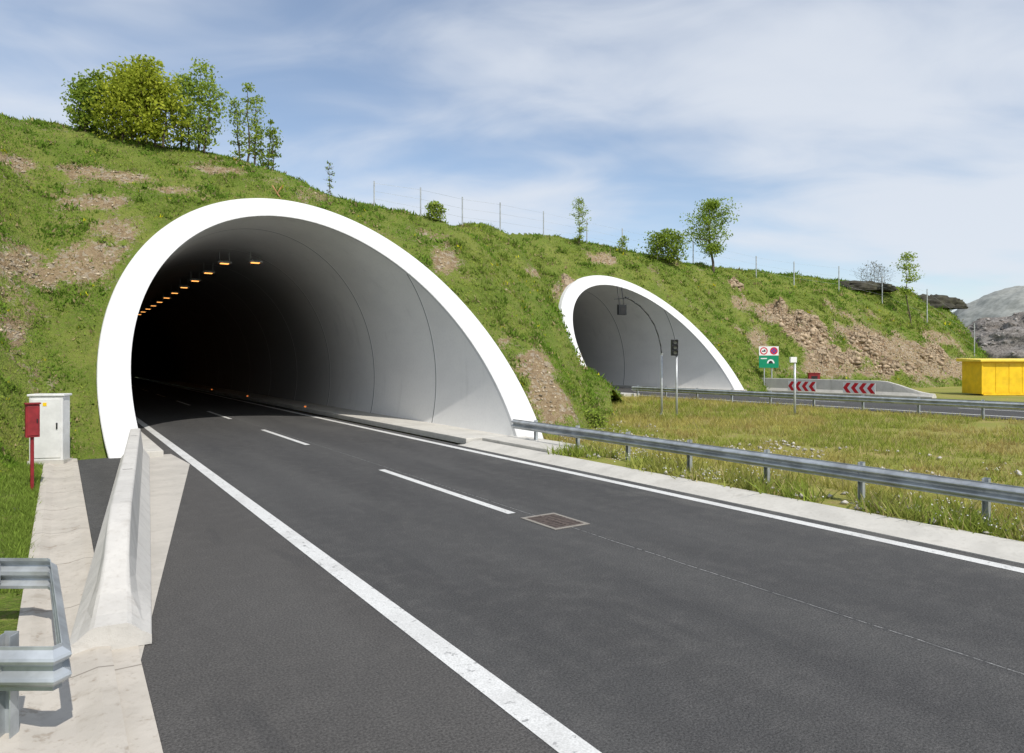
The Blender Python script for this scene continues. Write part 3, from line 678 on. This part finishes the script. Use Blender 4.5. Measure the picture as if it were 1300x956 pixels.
def tree(name,label,cat,px,pyb,pyt,wpx,n,leaf,cols_,cb=.25,open_=False,trunk=.07,group=None,lean=0,stems=1,flat=1.):
    base=hit(px,pyb);Y=base.y;h=max(.4,(459-pyt)/F*Y+H-base.z+.1);wd=wpx/F*Y
    r=thing(name,label,cat,(base.x,base.y,base.z-.1),0,group)
    b=MB();tips=[]
    b.tube((-.31*wd if stems>1 else -.02,0,.0),(.31*wd if stems>1 else .02,0,.02),.02,n=6)
    for k in range(stems):
        fx=0 if stems==1 else (k+.5)/stems-.5
        a0=Vector((fx*.62*wd,random.uniform(-.03,.03)*wd if stems>1 else 0,0))
        cur=a0;rad=trunk*h/3;seg=6;top=h*(.93 if stems==1 else (1-1.1*fx*fx)*random.uniform(.8,.98))
        for i in range(seg):
            nx=cur+Vector((lean/seg+random.uniform(-.025,.025)*h,random.uniform(-.03,.03)*h,top/seg));r1=rad*(1-.8*(i+1)/seg)/(1-.8*i/seg)
            b.tube(cur,nx,rad,max(r1,.008),7,False);
            if (i+1)/seg>cb*.8:
                for _ in range(4 if stems>1 else 9):
                    an=random.uniform(0,6.28);f=(i+1)/seg;ln=wd*(.48 if stems==1 else .34)*math.sqrt(max(.16,1-abs(2*(f-cb)/(1-cb)-1.05)**2.6))*random.uniform(.4,1.05)
                    e=nx+Vector((math.cos(an)*ln,math.sin(an)*ln,ln*random.uniform(.1,.6)*flat));e.z=min(e.z,h);mid=(nx+e)/2+Vector((0,0,-.04*ln))
                    b.tube(nx,mid,max(r1*.5,.008),max(r1*.3,.006),5,False);b.tube(mid,e,max(r1*.3,.006),.004,5,False);tips.append(e);tips.append(mid)
                    e2=mid+Vector((random.uniform(-.3,.3)*ln,random.uniform(-.3,.3)*ln,ln*.4));b.tube(mid,e2,.008,.004,4,False);tips.append(e2)
            cur=nx;rad=r1
        tips.append(cur)
    b.build('trunk',M['bark'],r)
    if n:
        nc=len(tips);pick=rng.integers(0,nc,n);tp=np.array([tuple(t) for t in tips]);
        cs=rng.uniform(.045,.11,nc)*(1.0 if not open_ else .65)*(wd+h)/2
        off=rng.normal(0,1,(n,3));ln=np.linalg.norm(off,axis=1,keepdims=True);off*=np.minimum(1,1.7/ln)
        ctr=tp[pick]+off*cs[pick][:,None]*np.array([1,1,.8])
        ctr[:,2]=np.clip(ctr[:,2],h*cb*.6*rng.uniform(.6,1.3,n),h*1.03)
        u_=rng.normal(0,1,(n,3));u_/=np.linalg.norm(u_,axis=1,keepdims=True);v_=rng.normal(0,1,(n,3));v_-=u_*(u_*v_).sum(1,keepdims=True);v_/=np.linalg.norm(v_,axis=1,keepdims=True)
        sz=leaf*rng.uniform(.6,1.4,(n,1))
        vv=np.stack([ctr-u_*sz*.5,ctr+v_*sz*.32,ctr+u_*sz*.5,ctr-v_*sz*.32],1)
        c1,c2=np.array(cols_[0]),np.array(cols_[1]);cf=rng.uniform(0,1,nc)[pick][:,None]*.7+rng.uniform(0,.3,(n,1))
        cc=c1+(c2-c1)*cf
        o=fast_mesh('crown',vv.reshape(-1,3),np.arange(n*4).reshape(-1,4),np.repeat(cc,4,0),M['leaf']);o.parent=r
    return r
YG=((.24,.31,.035),(.52,.55,.07));DG=((.14,.22,.03),(.34,.43,.07));LG=((.19,.29,.045),(.42,.5,.1))
tree('broadleaf_tree','wide yellow green bushy tree at the far left of the hill crest','tree',178,184,84,112,12000,.15,YG,.05,stems=7,trunk=.04)
tree('broadleaf_tree','darker shrubby tree at the left edge of the bushy crest trees','tree',114,168,92,58,3600,.14,DG,.06,stems=4,trunk=.04)
tree('broadleaf_tree','tall airy green tree right of the wide yellow green bushy tree','tree',245,190,80,64,4000,.14,LG,.06,stems=4,trunk=.04)
tree('broadleaf_tree','slender open tree right of the tall crest tree group','tree',314,206,108,46,1700,.12,LG,.1,open_=True,stems=3,trunk=.04)
tree('broadleaf_tree','low leafy tree at the right foot of the slender open tree','tree',341,214,150,34,1000,.12,DG,.1,open_=True,stems=3,trunk=.035)
tree('sapling','thin sapling on the crest above the near portal','tree',420,246,205,18,90,.1,DG,.2,open_=True,trunk=.03)
tree('bush','small round bush on the crest right of the near portal','bush',553,280,254,28,900,.11,LG,.05,stems=4,trunk=.04)
tree('sapling','light green sapling on the crest between the two portals','tree',735,312,252,32,900,.15,LG,.2,open_=True,trunk=.035)
tree('bush','broad low dark bush on the crest above the far portal','bush',845,334,293,60,3600,.2,DG,.03,stems=7,trunk=.03)
tree('broadleaf_tree','single trunk green tree with rounded crown on the crest above the far portal','tree',906,345,256,62,5600,.19,((.15,.24,.03),(.38,.48,.08)),.3,trunk=.06,stems=1)
tree('bush','pale almost leafless bush near the right end of the crest','bush',1110,362,333,50,350,.14,((.16,.16,.1),(.28,.27,.18)),.05,open_=True,stems=7,trunk=.03)
tree('sapling','young tree with thin crown on the right hill shoulder','tree',1157,412,322,40,1000,.22,LG,.55,open_=True,trunk=.03)
tree('bush','low shrub at the crest left of the broad dark bush','bush',790,322,298,16,300,.16,LG,.1,stems=3,trunk=.03)
tree('bush','small bush at the hill toe between the portals','bush',790,520,500,36,900,.1,LG,.03,stems=5,trunk=.02)
tree('bush','leafy weeds at the hill toe right of the near portal','bush',752,548,520,40,1100,.1,LG,.03,stems=5,trunk=.02)
# ------------------------------------------------------------------ fence on the crest
fp=[(475,262,230),(534,272,238),(587,284,250),(635,291,257),(690,300,268),(745,309,280),(790,319,290),(835,330,300),(880,336,306),(960,352,325),(1008,362,332),(1065,371,338),(1120,385,350),(1177,412,367),(1237,452,410)]
r=thing('wire_fence','thin wire fence with slim metal posts along the hill crest','fence',(0,0,0))
tops=[]
for x,yb,yt in fp:
    q=hit(x,yb);h=(459-yt)/F*q.y+H-q.z;b=MB();b.tube(q-Vector((0,0,.3)),q+Vector((0,0,h)),.02+.0005*q.y,n=6);b.build('post',M['pole'],r);tops.append((q,h))
b=MB()
for (q0,h0),(q1,h1) in zip(tops[:-1],tops[1:]):
    for f in(.3,.6,.92):b.tube(q0+Vector((0,0,h0*f)),q1+Vector((0,0,h1*f)),.006,n=4,cap=False)
b.build('wire',M['pole'],r)
q=hit(352,249)
r=thing('wooden_stakes','crossed wooden stakes on the grass above the near portal','stakes',(q.x,q.y,q.z))
for sg in(1,-1):
    b=MB();b.tube((-.22*sg,.04*sg,-.2),(.2*sg,.04*sg,.45),.03,n=6);b.build('stake',M['wood'],r)
def lump(name,label,cat,ctr,rad,mat,seed,amp=.25,nu=48,nv=24,kind=None,sc=1.2):
    u_=np.linspace(0,2*np.pi,nu,endpoint=False);v_=np.linspace(0,np.pi/2*1.1,nv);U,V=np.meshgrid(u_,v_,indexing='ij')
    x=np.cos(U)*np.sin(V);y=np.sin(U)*np.sin(V);z=np.cos(V)
    k=1+amp*(fbm(x*3+9+z,y*3+5+z,sc,5,seed)-.5)*2
    v=np.stack([x*rad[0]*k,y*rad[1]*k,z*rad[2]*k],2).reshape(-1,3);ix=np.arange(nu*nv).reshape(nu,nv);f=[]
    for i in range(nu):
        for j in range(nv-1):f.append((int(ix[i,j]),int(ix[i,j+1]),int(ix[(i+1)%nu,j+1]),int(ix[(i+1)%nu,j])))
    me=bpy.data.meshes.new(name);me.from_pydata(v.tolist(),[],f);me.materials.append(mat);me.polygons.foreach_set('use_smooth',[True]*len(me.polygons));me.update()
    o=bpy.data.objects.new(name,me);COL.objects.link(o);o.location=ctr;tag(o,label,cat)
    if kind:o['kind']=kind
    return o,v+np.array(ctr)
q=hit(1088,364);lump('debris_heap','long low dark heap on the crest near the pale leafless bush','heap',(q.x,q.y+.4,q.z-.35),(4.2,1.8,.95),M['tarp'],5,.3,sc=2.2)
q=hit(1185,386);lump('debris_heap','dark rounded heap at the right end of the crest','heap',(q.x,q.y+.6,q.z-.35),(4.0,2.0,1.5),M['tarp'],8,.3,sc=2.2)
_,rv=lump('rubble_hill','dark rubble slope behind the yellow container','hill',(112,130,-2),(36,26,15.2),M['rubble'],12,.08,240,100,'structure',3.0)
rv=rv[(rv[:,1]<132)&(rv[:,2]>1)&(rv[:,0]>78)];N=1800;pk=rng.integers(0,len(rv),N)
stones('rubble_stones',rv[pk]+rng.normal(0,.25,(N,3)),rng.uniform(.12,.5,N),np.array([.3,.28,.26])*rng.uniform(.4,1.2,(N,1)),'grey broken stones covering the slope behind the yellow container','stones')
lump('gravel_mound','distant grey green gravel mound on the right skyline','hill',(224,290,-5),(44,50,40.0),M['mound'],14,.04,120,60,'structure',2.5)
# ------------------------------------------------------------------ light, sky, camera
sd=Vector((.50,-.80,1.10)).normalized()
L=bpy.data.lights.new('sun','SUN');L.energy=4.2;L.angle=math.radians(.53);L.color=(1,.955,.89)
lo=bpy.data.objects.new('sun',L);COL.objects.link(lo);lo.rotation_euler=sd.to_track_quat('Z','Y').to_euler()
w=bpy.data.worlds.new('World');SC.world=w;w.use_nodes=True;nt=w.node_tree;nd=nt.nodes;lk=nt.links;nd.clear()
out=nd.new('ShaderNodeOutputWorld');sky=nd.new('ShaderNodeTexSky');sky.sky_type='NISHITA';sky.sun_disc=False
sky.sun_elevation=math.asin(sd.z);sky.sun_rotation=math.atan2(sd.x,sd.y);sky.air_density=1.0;sky.dust_density=.5;sky.ozone_density=1.1
bg=nd.new('ShaderNodeBackground');bg.inputs[1].default_value=.15;lk.new(sky.outputs[0],bg.inputs[0])
bg2=nd.new('ShaderNodeBackground');bg2.inputs[0].default_value=(.82,.87,.95,1);bg2.inputs[1].default_value=.93
tc=nd.new('ShaderNodeTexCoord');sp=nd.new('ShaderNodeSeparateXYZ');lk.new(tc.outputs['Generated'],sp.inputs[0])
def mth(op,a,b=0.):
    o=nd.new('ShaderNodeMath');o.operation=op
    for i,v in enumerate((a,b)):
        if isinstance(v,(int,float)):o.inputs[i].default_value=v
        else:lk.new(v,o.inputs[i])
    return o.outputs[0]
zz=mth('MAXIMUM',mth('ADD',sp.outputs[2],.22),.05)
cb=nd.new('ShaderNodeCombineXYZ');lk.new(mth('DIVIDE',sp.outputs[0],zz),cb.inputs[0]);lk.new(mth('DIVIDE',sp.outputs[1],zz),cb.inputs[1])
mp=nd.new('ShaderNodeMapping');mp.inputs['Rotation'].default_value=(0,0,.5);mp.inputs['Scale'].default_value=(.7,1.15,1);mp.inputs['Location'].default_value=(1.7,.6,0);lk.new(cb.outputs[0],mp.inputs[0])
def nz(sc,de,ro,di):
    o=nd.new('ShaderNodeTexNoise');lk.new(mp.outputs[0],o.inputs[0]);o.inputs['Scale'].default_value=sc;o.inputs['Detail'].default_value=de;o.inputs['Roughness'].default_value=ro;o.inputs['Distortion'].default_value=di;return o.outputs[0]
f1=nz(1.0,4,.48,.3);f2=nz(3.0,5,.55,.6)
sm=mth('ADD',mth('MULTIPLY',f1,.78),mth('MULTIPLY',f2,.22))
mr=nd.new('ShaderNodeMapRange');mr.interpolation_type='SMOOTHSTEP';lk.new(sm,mr.inputs[0]);mr.inputs[1].default_value=.38;mr.inputs[2].default_value=.6;mr.inputs[3].default_value=.12;mr.inputs[4].default_value=.88
hz=nd.new('ShaderNodeMapRange');lk.new(sp.outputs[2],hz.inputs[0]);hz.inputs[1].default_value=0;hz.inputs[2].default_value=.25;hz.inputs[3].default_value=.5;hz.inputs[4].default_value=0
fac=mth('MAXIMUM',mr.outputs[0],hz.outputs[0])
mx=nd.new('ShaderNodeMixShader');lk.new(fac,mx.inputs[0]);lk.new(bg.outputs[0],mx.inputs[1]);lk.new(bg2.outputs[0],mx.inputs[2]);lk.new(mx.outputs[0],out.inputs[0])
cam=bpy.data.cameras.new('camera');co=bpy.data.objects.new('camera',cam);COL.objects.link(co);co.location=(0,0,H);co.rotation_euler=(math.pi/2,0,0)
cam.lens=36*F/1300;cam.sensor_width=36;cam.shift_y=-19/1300.;cam.clip_end=8000;cam.clip_start=.05;SC.camera=co
SC.view_settings.view_transform='Standard';SC.view_settings.look='None';SC.view_settings.exposure=0
